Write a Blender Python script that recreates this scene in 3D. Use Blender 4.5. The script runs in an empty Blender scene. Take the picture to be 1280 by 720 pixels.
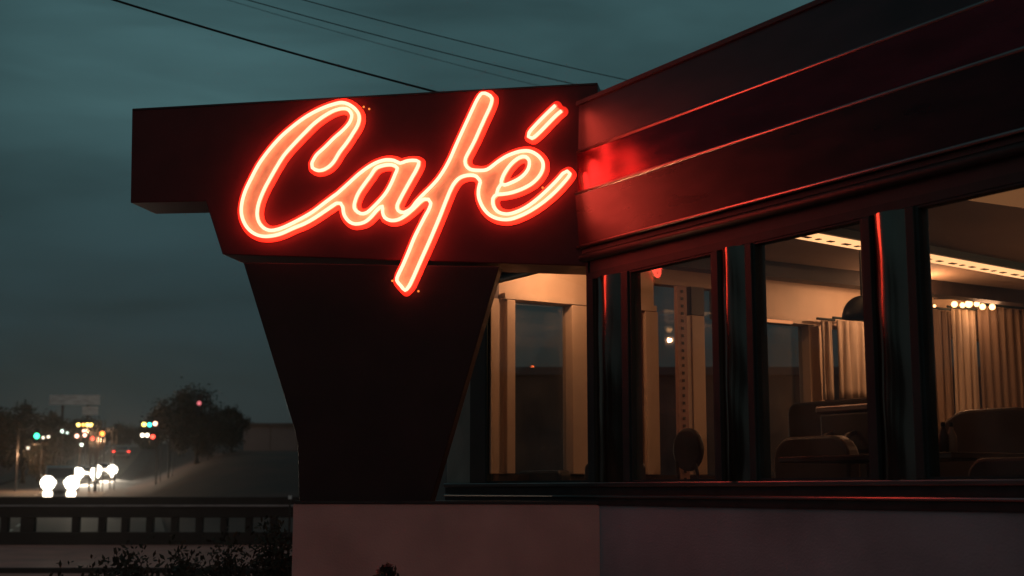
import bpy, math, random
from mathutils import Vector
random.seed(7)
R = math.radians
scn = bpy.context.scene
col = scn.collection

# ------------------------------------------------------------------ camera
EYE = Vector((0, 0, 1.6)); F = 1700.0; T = math.atan(252 / F)
FW = Vector((0, math.cos(T), math.sin(T))); UP = Vector((0, -math.sin(T), math.cos(T))); RT = Vector((1, 0, 0))
def ray(px, py): return FW * F + RT * (px - 640) + UP * (360 - py)

class Frame:
    """a place's own axes: x along its front, y inward, z up"""
    def __init__(s, o, ang):
        s.o = Vector(o); s.a = ang
        s.x = Vector((math.cos(ang), math.sin(ang), 0)); s.y = Vector((-math.sin(ang), math.cos(ang), 0))
    def on(s, px, py, y=0.0):                       # point of the plane y=const
        d = ray(px, py); t = (y - (EYE - s.o).dot(s.y)) / d.dot(s.y)
        p = EYE + d * t - s.o
        return p.dot(s.x), p.z
    def onx(s, px, py, x):                          # plane x=const -> (y, z)
        d = ray(px, py); t = (x - (EYE - s.o).dot(s.x)) / d.dot(s.x)
        p = EYE + d * t - s.o
        return p.dot(s.y), p.z
    def onz(s, px, py, z):                          # plane z=const (absolute) -> (x, y)
        d = ray(px, py); t = (z - EYE.z) / d.z
        p = EYE + d * t - s.o
        return p.dot(s.x), p.dot(s.y)
    def world(s, x, y, z): return s.o + s.x * x + s.y * y + Vector((0, 0, z))
def at(px, py, Y):
    d = ray(px, py); t = Y / d.y
    return EYE + d * t

# ------------------------------------------------------------------ mesh builder
class MB:
    def __init__(s): s.v = []; s.f = []; s.m = []; s.cur = 0
    def add(s, vs, fs):
        b = len(s.v); s.v += [tuple(v) for v in vs]; s.f += [tuple(b + i for i in f) for f in fs]; s.m += [s.cur] * len(fs); return s
    def box(s, x0, x1, y0, y1, z0, z1):
        return s.add([(x0,y0,z0),(x1,y0,z0),(x1,y1,z0),(x0,y1,z0),(x0,y0,z1),(x1,y0,z1),(x1,y1,z1),(x0,y1,z1)],
              [(0,3,2,1),(4,5,6,7),(0,1,5,4),(1,2,6,5),(2,3,7,6),(3,0,4,7)])
    def prism(s, poly, y0, y1):                      # poly in (x,z), extruded in y
        n = len(poly); area = sum(poly[i][0]*poly[(i+1)%n][1]-poly[(i+1)%n][0]*poly[i][1] for i in range(n))
        if area < 0: poly = poly[::-1]
        vs = [(x, y0, z) for x, z in poly] + [(x, y1, z) for x, z in poly]
        return s.add(vs, [tuple(range(n)), tuple(range(2*n-1, n-1, -1))] + [(i, i+n, (i+1)%n+n, (i+1)%n) for i in range(n)])
    def run(s, prof, x0, x1):                        # closed profile (y,z) run along x
        n = len(prof)
        vs = [(x0, y, z) for y, z in prof] + [(x1, y, z) for y, z in prof]
        return s.add(vs, [tuple(range(n-1,-1,-1)), tuple(range(n, 2*n))] + [(i, (i+1)%n, (i+1)%n+n, i+n) for i in range(n)])
    def tube(s, pts, r, n=8, closed=False, cap=True):
        pts = [Vector(p) for p in pts]; N = len(pts); rings = []
        ref = None
        for i, p in enumerate(pts):
            a = pts[(i-1) % N] if (closed or i) else p; b = pts[(i+1) % N] if (closed or i < N-1) else p
            t = (b - a).normalized()
            if ref is None: ref = t.orthogonal().normalized()
            ref = (ref - t * ref.dot(t)); ref = ref.normalized() if ref.length > 1e-6 else t.orthogonal().normalized()
            bi = t.cross(ref); rr = r[i] if isinstance(r, (list, tuple)) else r
            rings.append([p + (ref*math.cos(2*math.pi*k/n) + bi*math.sin(2*math.pi*k/n))*rr for k in range(n)])
        vs = [v for g in rings for v in g]; fs = []
        for i in range(N if closed else N-1):
            j = (i+1) % N
            off = 0
            if closed and j == 0:
                off = min(range(n), key=lambda o: (rings[-1][0]-rings[0][o]).length)
            for k in range(n): fs.append((i*n+k, i*n+(k+1)%n, j*n+(k+1+off)%n, j*n+(k+off)%n))
        if cap and not closed: fs += [tuple(range(n-1,-1,-1)), tuple(range((N-1)*n, N*n))]
        return s.add(vs, fs)
    def ball(s, c, rx, ry=None, rz=None, n=12, m=8):
        ry = ry or rx; rz = rz or rx; vs = []; fs = []
        for i in range(1, m):
            a = math.pi*i/m
            for k in range(n): vs.append((c[0]+rx*math.sin(a)*math.cos(2*math.pi*k/n), c[1]+ry*math.sin(a)*math.sin(2*math.pi*k/n), c[2]+rz*math.cos(a)))
        vs += [(c[0], c[1], c[2]+rz), (c[0], c[1], c[2]-rz)]; t = len(vs)-2
        for i in range(m-2):
            for k in range(n): fs.append((i*n+k, (i+1)*n+k, (i+1)*n+(k+1)%n, i*n+(k+1)%n))
        for k in range(n): fs += [(t, k, (k+1)%n), (t+1, (m-2)*n+(k+1)%n, (m-2)*n+k)]
        return s.add(vs, fs)
    def disc(s, c, r, axis='y', d=.02, n=14):
        vs = []
        for e in (0, 1):
            for k in range(n):
                a = 2*math.pi*k/n; u, w = r*math.cos(a), r*math.sin(a)
                vs.append((c[0]+u, c[1]+e*d, c[2]+w) if axis == 'y' else ((c[0]+e*d, c[1]+u, c[2]+w) if axis == 'x' else (c[0]+u, c[1]+w, c[2]+e*d)))
        return s.add(vs, [tuple(range(n)), tuple(range(2*n-1, n-1, -1))] + [(k, k+n, (k+1)%n+n, (k+1)%n) for k in range(n)])
    def build(s, name, mats, parent=None, smooth=False, bevel=0):
        me = bpy.data.meshes.new(name); me.from_pydata(s.v, [], s.f)
        if not isinstance(mats, (list, tuple)): mats = [mats]
        for m in mats: me.materials.append(m)
        me.polygons.foreach_set('material_index', s.m)
        if smooth: me.polygons.foreach_set('use_smooth', [True]*len(s.f))
        me.update(); o = bpy.data.objects.new(name, me); col.objects.link(o)
        if parent: o.parent = parent
        if bevel:
            b = o.modifiers.new('edge', 'BEVEL'); b.width = bevel; b.segments = 2; b.limit_method = 'ANGLE'
        return o

def tag(o, label=None, cat=None, group=None, kind=None):
    if label: o['label'] = label
    if cat: o['category'] = cat
    if group: o['group'] = group
    if kind: o['kind'] = kind
    return o
def empty(name, loc, rz=0.0):
    o = bpy.data.objects.new(name, None); o.location = loc; o.rotation_euler = (0, 0, rz); o.empty_display_size = .2; col.objects.link(o); return o
def dup(root, loc, rz, label):
    r = root.copy(); col.objects.link(r); r.location = loc; r.rotation_euler = (0, 0, rz); r['label'] = label
    for c in list(root.children):
        d = c.copy(); col.objects.link(d); d.parent = r
        for g in list(c.children):
            e = g.copy(); col.objects.link(e); e.parent = d
    return r

# ------------------------------------------------------------------ materials
def mat(name, c, rough=.6, metal=0.0, var=.25, scale=6.0, bump=0.0, spec=.5, stretch=(1,1,1), coat=0.0, rvar=.15):
    m = bpy.data.materials.new(name); m.use_nodes = True; nt = m.node_tree; b = nt.nodes['Principled BSDF']
    tc = nt.nodes.new('ShaderNodeTexCoord'); mp = nt.nodes.new('ShaderNodeMapping'); mp.inputs['Scale'].default_value = stretch
    nz = nt.nodes.new('ShaderNodeTexNoise'); nz.inputs['Scale'].default_value = scale; nz.inputs['Detail'].default_value = 6
    nt.links.new(tc.outputs['Object'], mp.inputs[0]); nt.links.new(mp.outputs[0], nz.inputs['Vector'])
    cr = nt.nodes.new('ShaderNodeMapRange'); cr.inputs['From Min'].default_value = .3; cr.inputs['From Max'].default_value = .7
    cr.inputs['To Min'].default_value = 1-var; cr.inputs['To Max'].default_value = 1+var
    nt.links.new(nz.outputs['Fac'], cr.inputs['Value'])
    vm = nt.nodes.new('ShaderNodeVectorMath'); vm.operation = 'SCALE'; vm.inputs[0].default_value = c
    nt.links.new(cr.outputs[0], vm.inputs['Scale']); nt.links.new(vm.outputs[0], b.inputs['Base Color'])
    rr = nt.nodes.new('ShaderNodeMapRange'); rr.inputs['To Min'].default_value = max(.02, rough*(1-rvar)); rr.inputs['To Max'].default_value = min(1, rough*(1+rvar))
    nt.links.new(nz.outputs['Fac'], rr.inputs['Value']); nt.links.new(rr.outputs[0], b.inputs['Roughness'])
    b.inputs['Metallic'].default_value = metal; b.inputs['Specular IOR Level'].default_value = spec
    if coat: b.inputs['Coat Weight'].default_value = coat; b.inputs['Coat Roughness'].default_value = .08
    if rough > .8 and bump >= .6:
        n2 = nt.nodes.new('ShaderNodeTexNoise'); n2.inputs['Scale'].default_value = 70; n2.inputs['Detail'].default_value = 4; nt.links.new(tc.outputs['Object'], n2.inputs['Vector'])
        n3 = nt.nodes.new('ShaderNodeTexNoise'); n3.inputs['Scale'].default_value = 1.7; n3.inputs['Detail'].default_value = 7
        m3 = nt.nodes.new('ShaderNodeMapping'); m3.inputs['Scale'].default_value = (1,1,.7); nt.links.new(tc.outputs['Object'], m3.inputs[0]); nt.links.new(m3.outputs[0], n3.inputs['Vector'])
        r3 = nt.nodes.new('ShaderNodeMapRange'); r3.inputs['From Min'].default_value = .42; r3.inputs['From Max'].default_value = .68; r3.inputs['To Min'].default_value = 1.0; r3.inputs['To Max'].default_value = .84; nt.links.new(n3.outputs['Fac'], r3.inputs['Value'])
        v3 = nt.nodes.new('ShaderNodeVectorMath'); v3.operation = 'SCALE'; nt.links.new(vm.outputs[0], v3.inputs[0]); nt.links.new(r3.outputs[0], v3.inputs['Scale']); nt.links.new(v3.outputs[0], b.inputs['Base Color'])
        b2 = nt.nodes.new('ShaderNodeBump'); b2.inputs['Strength'].default_value = .8; b2.inputs['Distance'].default_value = .004; nt.links.new(n2.outputs['Fac'], b2.inputs['Height'])
        bp = nt.nodes.new('ShaderNodeBump'); bp.inputs['Strength'].default_value = bump; bp.inputs['Distance'].default_value = .01
        nt.links.new(nz.outputs['Fac'], bp.inputs['Height']); nt.links.new(b2.outputs[0], bp.inputs['Normal']); nt.links.new(bp.outputs[0], b.inputs['Normal'])
    elif bump:
        bp = nt.nodes.new('ShaderNodeBump'); bp.inputs['Strength'].default_value = bump; bp.inputs['Distance'].default_value = .01
        nt.links.new(nz.outputs['Fac'], bp.inputs['Height']); nt.links.new(bp.outputs[0], b.inputs['Normal'])
    return m
def glow(name, c, s):
    m = bpy.data.materials.new(name); m.use_nodes = True; nt = m.node_tree; nt.nodes.clear()
    e = nt.nodes.new('ShaderNodeEmission'); e.inputs[0].default_value = (*c, 1); e.inputs[1].default_value = s
    o = nt.nodes.new('ShaderNodeOutputMaterial'); nt.links.new(e.outputs[0], o.inputs[0]); return m
def glass(name, tint=(.93,.91,.89), refl=1.0):
    m = bpy.data.materials.new(name); m.use_nodes = True; nt = m.node_tree; nt.nodes.clear()
    t = nt.nodes.new('ShaderNodeBsdfTransparent'); t.inputs[0].default_value = (*tint, 1)
    g = nt.nodes.new('ShaderNodeBsdfGlossy'); g.inputs['Roughness'].default_value = .02
    f = nt.nodes.new('ShaderNodeFresnel'); gm = nt.nodes.new('ShaderNodeNewGeometry'); ior = nt.nodes.new('ShaderNodeMapRange')
    ior.inputs['To Min'].default_value = 1.5; ior.inputs['To Max'].default_value = 1/1.5
    nt.links.new(gm.outputs['Backfacing'], ior.inputs['Value']); nt.links.new(ior.outputs[0], f.inputs[0])
    mx = nt.nodes.new('ShaderNodeMixShader'); o = nt.nodes.new('ShaderNodeOutputMaterial')
    df = nt.nodes.new('ShaderNodeBsdfDiffuse'); df.inputs[0].default_value = (.6,.56,.5,1); md = nt.nodes.new('ShaderNodeMixShader')
    tc = nt.nodes.new('ShaderNodeTexCoord'); nz = nt.nodes.new('ShaderNodeTexNoise'); nz.inputs['Scale'].default_value = 2.5; nz.inputs['Detail'].default_value = 8; nt.links.new(tc.outputs['Object'], nz.inputs['Vector'])
    dr = nt.nodes.new('ShaderNodeMapRange'); dr.inputs['From Min'].default_value = .35; dr.inputs['From Max'].default_value = .75; dr.inputs['To Min'].default_value = .012; dr.inputs['To Max'].default_value = .075; nt.links.new(nz.outputs['Fac'], dr.inputs['Value'])
    nt.links.new(dr.outputs[0], md.inputs[0]); nt.links.new(t.outputs[0], md.inputs[1]); nt.links.new(df.outputs[0], md.inputs[2])
    nt.links.new(f.outputs[0], mx.inputs[0]); nt.links.new(md.outputs[0], mx.inputs[1]); nt.links.new(g.outputs[0], mx.inputs[2]); nt.links.new(mx.outputs[0], o.inputs[0])
    return m

M = dict(
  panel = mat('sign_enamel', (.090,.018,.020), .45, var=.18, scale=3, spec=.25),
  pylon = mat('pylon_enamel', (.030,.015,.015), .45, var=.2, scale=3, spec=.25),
  rim = mat('letter_red_paint', (.85,.17,.10), .5, var=.12, scale=14),  # red border painted to give the neon's halo on the panel
  letter = mat('letter_cream_paint', (.30,.84,.50), .5, var=.10, scale=20),  # green put into the colour so red neon light reads tan
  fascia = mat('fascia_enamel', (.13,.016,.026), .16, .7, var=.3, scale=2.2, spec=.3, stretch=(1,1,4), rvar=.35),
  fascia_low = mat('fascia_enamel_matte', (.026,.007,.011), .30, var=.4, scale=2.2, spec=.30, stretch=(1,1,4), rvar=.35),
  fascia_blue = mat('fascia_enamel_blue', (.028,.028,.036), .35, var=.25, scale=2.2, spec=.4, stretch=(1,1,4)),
  steel = mat('polished_steel', (.27,.20,.165), .16, 1.0, var=.12, scale=3, stretch=(2,2,.7), bump=.15, rvar=.6),
  trim = mat('brushed_trim', (.28,.25,.25), .30, 1.0, var=.2, scale=12, stretch=(.3,1,5)),
  frame = mat('window_frame_metal', (.020,.034,.034), .55, .0, spec=.25, var=.25, scale=9, stretch=(1,1,.4)),
  dark = mat('dark_metal', (.035,.030,.030), .45, .3, var=.3, scale=7),
  soffit = mat('soffit_paint', (.03,.03,.03), .6, var=.3, scale=5),
  plinth = mat('plinth_render', (.25,.275,.31), .85, var=.20, scale=1.5, bump=.6),
  rubwall = mat('base_wall_render', (.56,.34,.32), .85, var=.20, scale=1.3, bump=.6),
  cream = mat('cream_paint', (.62,.46,.33), .55, var=.10, scale=4, stretch=(1,1,.3)),
  ceil = mat('ceiling_paint', (.42,.29,.20), .7, var=.14, scale=1.5),
  brown = mat('brown_vinyl', (.085,.045,.034), .45, var=.2, scale=5, bump=.2),
  brownwood = mat('dark_wood', (.035,.022,.017), .5, var=.35, scale=6, stretch=(1,1,.2)),
  black = mat('black_paint', (.012,.011,.011), .5, var=.3, scale=8),
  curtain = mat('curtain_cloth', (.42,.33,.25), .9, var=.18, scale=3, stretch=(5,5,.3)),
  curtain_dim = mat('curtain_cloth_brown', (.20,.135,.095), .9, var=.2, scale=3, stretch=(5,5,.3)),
  floor = mat('floor_tile', (.12,.09,.08), .4, var=.2, scale=3),
  asphalt = mat('asphalt', (.11,.085,.070), .85, var=.25, scale=.5, bump=.3),
  ground = mat('rough_ground', (.060,.026,.020), .95, var=.45, scale=.35, bump=.3),
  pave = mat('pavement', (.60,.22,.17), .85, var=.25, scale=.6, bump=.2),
  concrete = mat('dark_concrete', (.028,.022,.021), .85, var=.25, scale=1.2, bump=.2),
  galv = mat('galvanised_rail', (.35,.35,.36), .4, .8, var=.2, scale=2),
  bark = mat('bark', (.05,.038,.03), .9, var=.4, scale=5, bump=.4),
  leaf = mat('leaf_dark', (.022,.024,.015), .8, var=.5, scale=2),
  leafb = mat('leaf_brownish', (.05,.032,.018), .8, var=.5, scale=3),
  bluewall = mat('blue_grey_cladding', (.10,.105,.125), .8, var=.12, scale=.3),
  roofm = mat('dark_roofing', (.05,.05,.052), .8, var=.3, scale=1),
  carpaint = mat('car_paint', (.18,.18,.19), .3, .3, var=.1, scale=4, coat=.5),
  carglass = mat('car_glass', (.02,.02,.025), .1, 0, var=.1, scale=4),
  rubber = mat('rubber', (.02,.02,.02), .8, var=.2, scale=8),
  paintline = mat('road_marking', (.6,.58,.5), .7, var=.25, scale=3),
  board = mat('billboard_face', (.75,.78,.78), .8, var=.25, scale=1.2, stretch=(1,1,3)),
  cable = mat('cable_rubber', (.012,.014,.015), .7, var=.2, scale=30),
  glass = glass('window_glass'),
  neon = glow('neon_red_tube', (17.0,1.14,.72), 1.0),
  spark = glow('electrode_glow', (1.0,.22,.04), 1.3),
)

# ------------------------------------------------------------------ places: diner frame and sign frame
AF = R(-58.33)
nF = Vector((.851,.525,0)); p = 5.26
d = ray(731.6, 230); t = p / (nF.dot(d)); O = EYE + d*t
FD = Frame((O.x, O.y, 0), AF)
FS = Frame((O.x, O.y, 0), R(-10.6))

# ================================================================== SIGN
sign = tag(empty('cafe_sign', FS.o, FS.a), 'large dark red sign cabinet on a tapering pylon with glowing red neon script', 'neon sign')
S = lambda x, y, yy=0.0: FS.on(x, y, yy)
TH = .42
poly = [S(165,135.5), S(747,103), S(749.5,190), S(735,333), S(622,329), S(619,350), S(537,634), S(373,634), S(372,560), S(369,545), S(305,322), S(275,319), S(257,252), S(163,254)]
cab = [S(165,135.5), S(747,103), S(751,333), S(278,318), S(257,251.5), S(163,253.5)]
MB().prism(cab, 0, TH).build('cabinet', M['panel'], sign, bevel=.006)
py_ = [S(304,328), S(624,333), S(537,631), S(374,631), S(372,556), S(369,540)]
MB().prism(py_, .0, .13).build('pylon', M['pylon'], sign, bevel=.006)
# edge trim on the face
def edge(a, b, w=.010):
    ax, az = S(*a); bx, bz = S(*b); L = math.hypot(bx-ax, bz-az); nx, nz_ = -(bz-az)/L*w, (bx-ax)/L*w
    return [(ax, az), (bx, bz), (bx-nx, bz-nz_), (ax-nx, az-nz_)]
tr = MB(); tr.prism(edge((166,136.6),(745,104.2)), -.007, .0)
tr.build('edge_trim', M['dark'], sign)

C_out = [(389.7,204),(390.4,209.5),(398,213.2),(407.8,210.5),(416.5,202.8),(424,190.5),(432.8,179),(441.1,166.5),(447.5,155),(448.8,144.7),(443.9,136.4),(435.6,130.3),(427.2,128.2),(417.5,130.1),(405,134.3),(391,141),(378.9,148.3),(365,158.8),(351,171),(337.2,186.4),(324,204.4),(314.5,222),(306.7,238.5),(302.3,254.4),(302,268.3),(306.7,281),(315,290.2),(326.1,294.9),(338,295),(351,292),(367.8,284.6),(381,279.2),(393.9,271.8),(407.8,262.5),(420.3,254)]
C_in = [(389.7,204),(395.3,194),(406.4,183.6),(417.5,172.5),(428.6,162.8),(437,153),(439.7,143.8),(435.6,137),(428.6,135.5),(417.5,138.2),(405,145),(392.5,154.4),(381.7,165),(367.8,179.4),(355.3,193.6),(346,208),(338.3,221.5),(330.3,236.4),(323.6,253),(321.3,267),(323.6,277.6),(330,285.2),(339,288),(352,285),(370,276.6),(387,267.2),(396,261),(407.8,251.9),(421.7,241.7)]
A1 = [(421.7,241.7),(435.6,229.2),(448,218),(460.6,208.6),(471,203),(482,199.9),(492.5,200.6),(500,204),(507,201.6),(515.6,200.4),(523.5,202.2),(521,210.8),(515.6,220.6),(508.6,233),(501.7,245.6),(496.5,256.7),(497.6,263.2),(504.4,265.6),(513.5,261),(520,252.5)]
A2 = [(420.3,254),(425.8,254),(428.5,259),(430,268),(435.6,276.2),(443.9,279.9),(455,277.8),(463.3,271.5),(471.5,262),(478,257.5),(478.2,265),(480.8,271.8),(487.8,275.4),(497.5,274.5),(507.2,268.8),(517,260.5),(525,252.5)]
A3 = [(469.5,210.5),(463.3,219.4),(455,230.6),(447,243),(442.8,255.6),(444,262.3),(450.8,267),(458.5,265.7),(467.5,257.8),(476.6,248.2),(483,240),(488.8,229.6),(493.8,218),(496.5,209.8),(489.5,206),(479,206.8)]
F1 = [(520,252.5),(526,246),(533,239),(541,231),(549,221.5),(557,209),(563.5,196.5),(568,186),(574.7,171),(583,153),(590,137.8),(596.8,123.9),(602.5,116.6),(609.4,117.8),(614.8,122.8),(613,132.2),(606.7,146),(599.7,161.4),(592.8,176.7),(585.8,190),(581.8,198),(581.8,205.5),(587,211.3),(597.8,213),(608.5,212),(617.2,206)]
F2 = [(525,252.5),(530,249),(535.5,249),(538.5,254),(536,262),(531,271),(523.5,285.6),(517.5,298),(510.6,315),(503.6,331.4),(497.8,343.5),(496,350.5),(501,357),(506.2,362.8),(511,358),(516,348),(523.3,331.4),(531.4,313.3),(538.8,296.7),(545,282),(550.8,268),(555.8,255),(560,244.5),(563,237.5),(568,228.6),(575.6,221.6),(586.7,218.8),(595.5,220.5),(600.6,227.2)]
E1 = [(617.2,206),(621.5,202.6),(632.8,195.4),(645.3,190.4),(655,188.5),(664,189.5),(673,195),(678.3,202.5),(678.6,210),(674.8,218.8),(666,228.3),(653.6,235.6),(639.7,240.6),(628,242.6),(620.8,243.2),(616.3,248),(616.8,257.3),(622.5,264.8),(633.5,267.5),(645.3,264.8),(657.8,258.7),(670.3,249.7),(682.8,238.6),(695.3,226.2),(703.8,216.6),(709,213.8),(712.5,217.5),(703.8,229),(691,242.3),(677,254),(662,263.8),(648,270.6),(635.6,274.2),(623,273.4),(612,268.5),(603.8,259.4),(598.5,247),(598.3,235.8),(600.6,227.2)]
E2 = [(626.5,229.5),(628,222),(633,212.5),(640.5,203.3),(649.4,196.8),(657,195.8),(661.5,201),(660.8,209.4),(656,217.2),(648,223.8),(638.3,228.6),(630.5,231.3)]
E3 = [(626.5,230),(622.5,236),(620.8,243)]
AC = [(694.2,131.6),(682,143.3),(669.6,156),(661.5,165.6),(660.4,170.6),(665,172.8),(672,167.6),(684,155.4),(695.2,144),(702,138.4)]
def smooth(pts, closed=False, step=3.0):
    n = len(pts); out = []
    g = (lambda i: pts[i % n]) if closed else (lambda i: pts[max(0, min(n-1, i))])
    for i in range(n if closed else n-1):
        p0, p1, p2, p3 = g(i-1), g(i), g(i+1), g(i+2)
        k = max(1, int(math.hypot(p2[0]-p1[0], p2[1]-p1[1]) / step))
        for j in range(k):
            u = j / k
            out.append(tuple(.5*((2*p1[c]) + (-p0[c]+p2[c])*u + (2*p0[c]-5*p1[c]+4*p2[c]-p3[c])*u*u + (-p0[c]+3*p1[c]-3*p2[c]+p3[c])*u**3) for c in (0, 1)))
    if not closed: out.append(pts[-1])
    return out
YT, YP = -.040, -.010        # tube plane, face plane
RTUBE = .0122
def tubes(name, paths, label):
    mb = MB()
    for pts, cl in paths:
        q = smooth(pts, cl)
        mb.tube([(lambda c: (c[0], YT, c[1]))(S(x, y, YT)) for x, y in q], RTUBE, 8, cl)
    o = mb.build(name, M['neon'], sign, smooth=True); o['label'] = label; return o
tC = tubes('neon_tube', [(C_out, False), (C_in, False)], 'glowing neon double line of the big capital C')
tA = tubes('neon_tube', [(A1, False), (A2, False), (A3, True)], 'glowing neon outline of the small a')
tF = tubes('neon_tube', [(F1, False), (F2, False)], 'glowing neon outline of the tall slanted f')
tE = tubes('neon_tube', [(E1, False), (E2, True), (E3, False)], 'glowing neon outline of the e with its long tail')
tX = tubes('neon_tube', [(AC, False)], 'glowing neon outline of the accent over the e')
# the raised painted letter faces behind the tubes (marching squares over the letter shapes)
def inside(p, poly):
    x, y = p; r = False; j = len(poly)-1
    for i in range(len(poly)):
        xi, yi = poly[i]; xj, yj = poly[j]
        if (yi > y) != (yj > y) and x < (xj-xi)*(y-yi)/(yj-yi)+xi: r = not r
        j = i
    return r
def faces(name, lines, fills, holes, Rad, shift, box, step=2.0, yp=None, mt=None):
    yp = YP if yp is None else yp; mt = mt or M['letter']
    segs = []
    for pts, cl in lines:
        q = smooth(pts, cl, 4.0); m = len(q)
        for i in range(m if cl else m-1): segs.append((q[i], q[(i+1) % m]))
    buckets = {}
    B = 16
    for s_ in segs:
        cx, cy = (s_[0][0]+s_[1][0])/2, (s_[0][1]+s_[1][1])/2
        for dx in (-1,0,1):
            for dy in (-1,0,1): buckets.setdefault((int(cx//B)+dx, int(cy//B)+dy), []).append(s_)
    fl = [smooth(a, False, 4) for a in fills]; hl = [smooth(a, False, 4) for a in holes]
    def val(x, y):
        x -= shift[0]; y -= shift[1]; best = 14.0
        for (a, b) in buckets.get((int(x//B), int(y//B)), []):
            dx, dy = b[0]-a[0], b[1]-a[1]; L = dx*dx+dy*dy or 1e-9
            u = max(0, min(1, ((x-a[0])*dx+(y-a[1])*dy)/L)); best = min(best, math.hypot(x-a[0]-u*dx, y-a[1]-u*dy))
        v = best - Rad
        if v > 0 and any(inside((x, y), q) for q in fl) and not any(inside((x, y), q) for q in hl): v = -v-1
        return v
    x0, y0, x1, y1 = box; nx, ny = int((x1-x0)/step), int((y1-y0)/step)
    G = [[val(x0+i*step, y0+j*step) for i in range(nx+1)] for j in range(ny+1)]
    mb = MB(); cache = {}
    def vert(x, y):
        k = (round(x, 3), round(y, 3))
        if k not in cache:
            cache[k] = len(mb.v); a = S(x, y, yp); b = a
            mb.v.append((a[0], yp, a[1])); mb.v.append((b[0], .001, b[1]))
        return cache[k]
    for j in range(ny):
        for i in range(nx):
            c = [(i, j), (i+1, j), (i+1, j+1), (i, j+1)]; v = [G[b][a] for a, b in c]
            if all(w > 0 for w in v): continue
            ring = []; cut = []
            for k in range(4):
                (a, b), (e, f), va, vb = c[k], c[(k+1) % 4], v[k], v[(k+1) % 4]
                if va <= 0: ring.append(vert(x0+a*step, y0+b*step))
                if (va <= 0) != (vb <= 0):
                    u = va/(va-vb); w = vert(x0+(a+(e-a)*u)*step, y0+(b+(f-b)*u)*step); ring.append(w); cut.append(len(ring)-1)
            ring2 = []
            for w in ring:
                if not ring2 or ring2[-1] != w: ring2.append(w)
            if len(ring2) > 1 and ring2[0] == ring2[-1]: ring2.pop()
            if len(ring2) >= 3: mb.f.append(tuple(ring2[::-1])); mb.m.append(0)
            if len(cut) == 2:
                a, b = ring[cut[0]], ring[cut[1]]
                if a != b: mb.f.append((a, b, b+1, a+1)); mb.m.append(0)
    return mb.build(name, mt, sign)
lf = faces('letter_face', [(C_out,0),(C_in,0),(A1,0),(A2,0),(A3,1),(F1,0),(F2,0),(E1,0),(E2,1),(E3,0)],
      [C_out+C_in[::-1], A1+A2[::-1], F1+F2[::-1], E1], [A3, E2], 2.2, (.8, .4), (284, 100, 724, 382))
LL = [(C_out,0),(C_in,0),(A1,0),(A2,0),(A3,1),(F1,0),(F2,0),(E1,0),(E2,1),(E3,0)]
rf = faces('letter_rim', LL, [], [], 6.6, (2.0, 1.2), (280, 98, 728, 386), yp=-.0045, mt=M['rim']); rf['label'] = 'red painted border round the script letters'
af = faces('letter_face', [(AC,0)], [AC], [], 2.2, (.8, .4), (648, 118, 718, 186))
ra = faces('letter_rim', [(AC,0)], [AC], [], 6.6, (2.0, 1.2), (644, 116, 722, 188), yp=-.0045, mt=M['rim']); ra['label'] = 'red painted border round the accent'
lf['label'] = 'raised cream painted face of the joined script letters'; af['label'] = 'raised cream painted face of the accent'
# electrode ends and glass supports
for (x, y) in [(454.6,133.6),(461.5,136.2),(490.5,351),(523,364),(678.3,234.6)]:
    a = S(x, y, YP-.012); MB().ball((a[0], YP-.012, a[1]), .008, n=10, m=6).build('electrode', M['spark'], sign, smooth=True)
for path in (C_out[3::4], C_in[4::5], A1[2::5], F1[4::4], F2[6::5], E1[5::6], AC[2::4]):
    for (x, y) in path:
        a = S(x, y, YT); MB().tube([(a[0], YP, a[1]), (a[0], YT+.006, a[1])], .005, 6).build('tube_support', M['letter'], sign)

# ================================================================== LOW WALL under the sign
wallz = EYE.z - .095
FWL = Frame(FS.world(0, -.10, 0), FS.a)
xl, _ = FWL.on(366, 640); xr = .0915
lw = tag(MB().box(xl, xr, 0, .72, 0, wallz).build('low_wall', M['rubwall'], bevel=.008), 'plain reddish brown rendered wall carrying the sign pylon', 'wall')
lw.location = FWL.o; lw.rotation_euler = (0, 0, FWL.a)
cap = MB().box(xl-.0, xr, -.012, .73, wallz+.002, wallz+.018).build('coping', M['dark'], lw)

# ================================================================== DINER
diner = tag(empty('diner', FD.o, FD.a), 'low dark diner with striped fascia, steel window columns and warm lit interior', 'building')
D = FD.on
zk = lambda px, py: D(px, py)[1]
z_top, z1, z2, z_fb = zk(747,125), zk(733,189.5), zk(731.6,241.8), zk(731.6,309.4)
z_head, z_sill, z_trim, z_pl = zk(948,302), zk(948,601), zk(1000,622.6), zk(760,631.5)
XR = 9.0; XL = -1.95
# fascia strips, each a separate slightly tilted band with a bead between
def strip(zb, zt, y0, y1, m, name):
    return MB().run([(y0, zb), (y1, zt), (.16, zt), (.16, zb)][::-1], XL, XR).build(name, m, diner)
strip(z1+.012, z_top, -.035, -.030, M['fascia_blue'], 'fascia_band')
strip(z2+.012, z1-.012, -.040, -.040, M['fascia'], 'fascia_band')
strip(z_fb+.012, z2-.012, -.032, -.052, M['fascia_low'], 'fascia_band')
for z, y in ((z1, -.035), (z2, -.046), (z_fb, -.040)):
    MB().tube([(XL, y, z), (XR, y, z)], .0125, 10).build('fascia_bead', M['trim'], diner, smooth=True)
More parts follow.
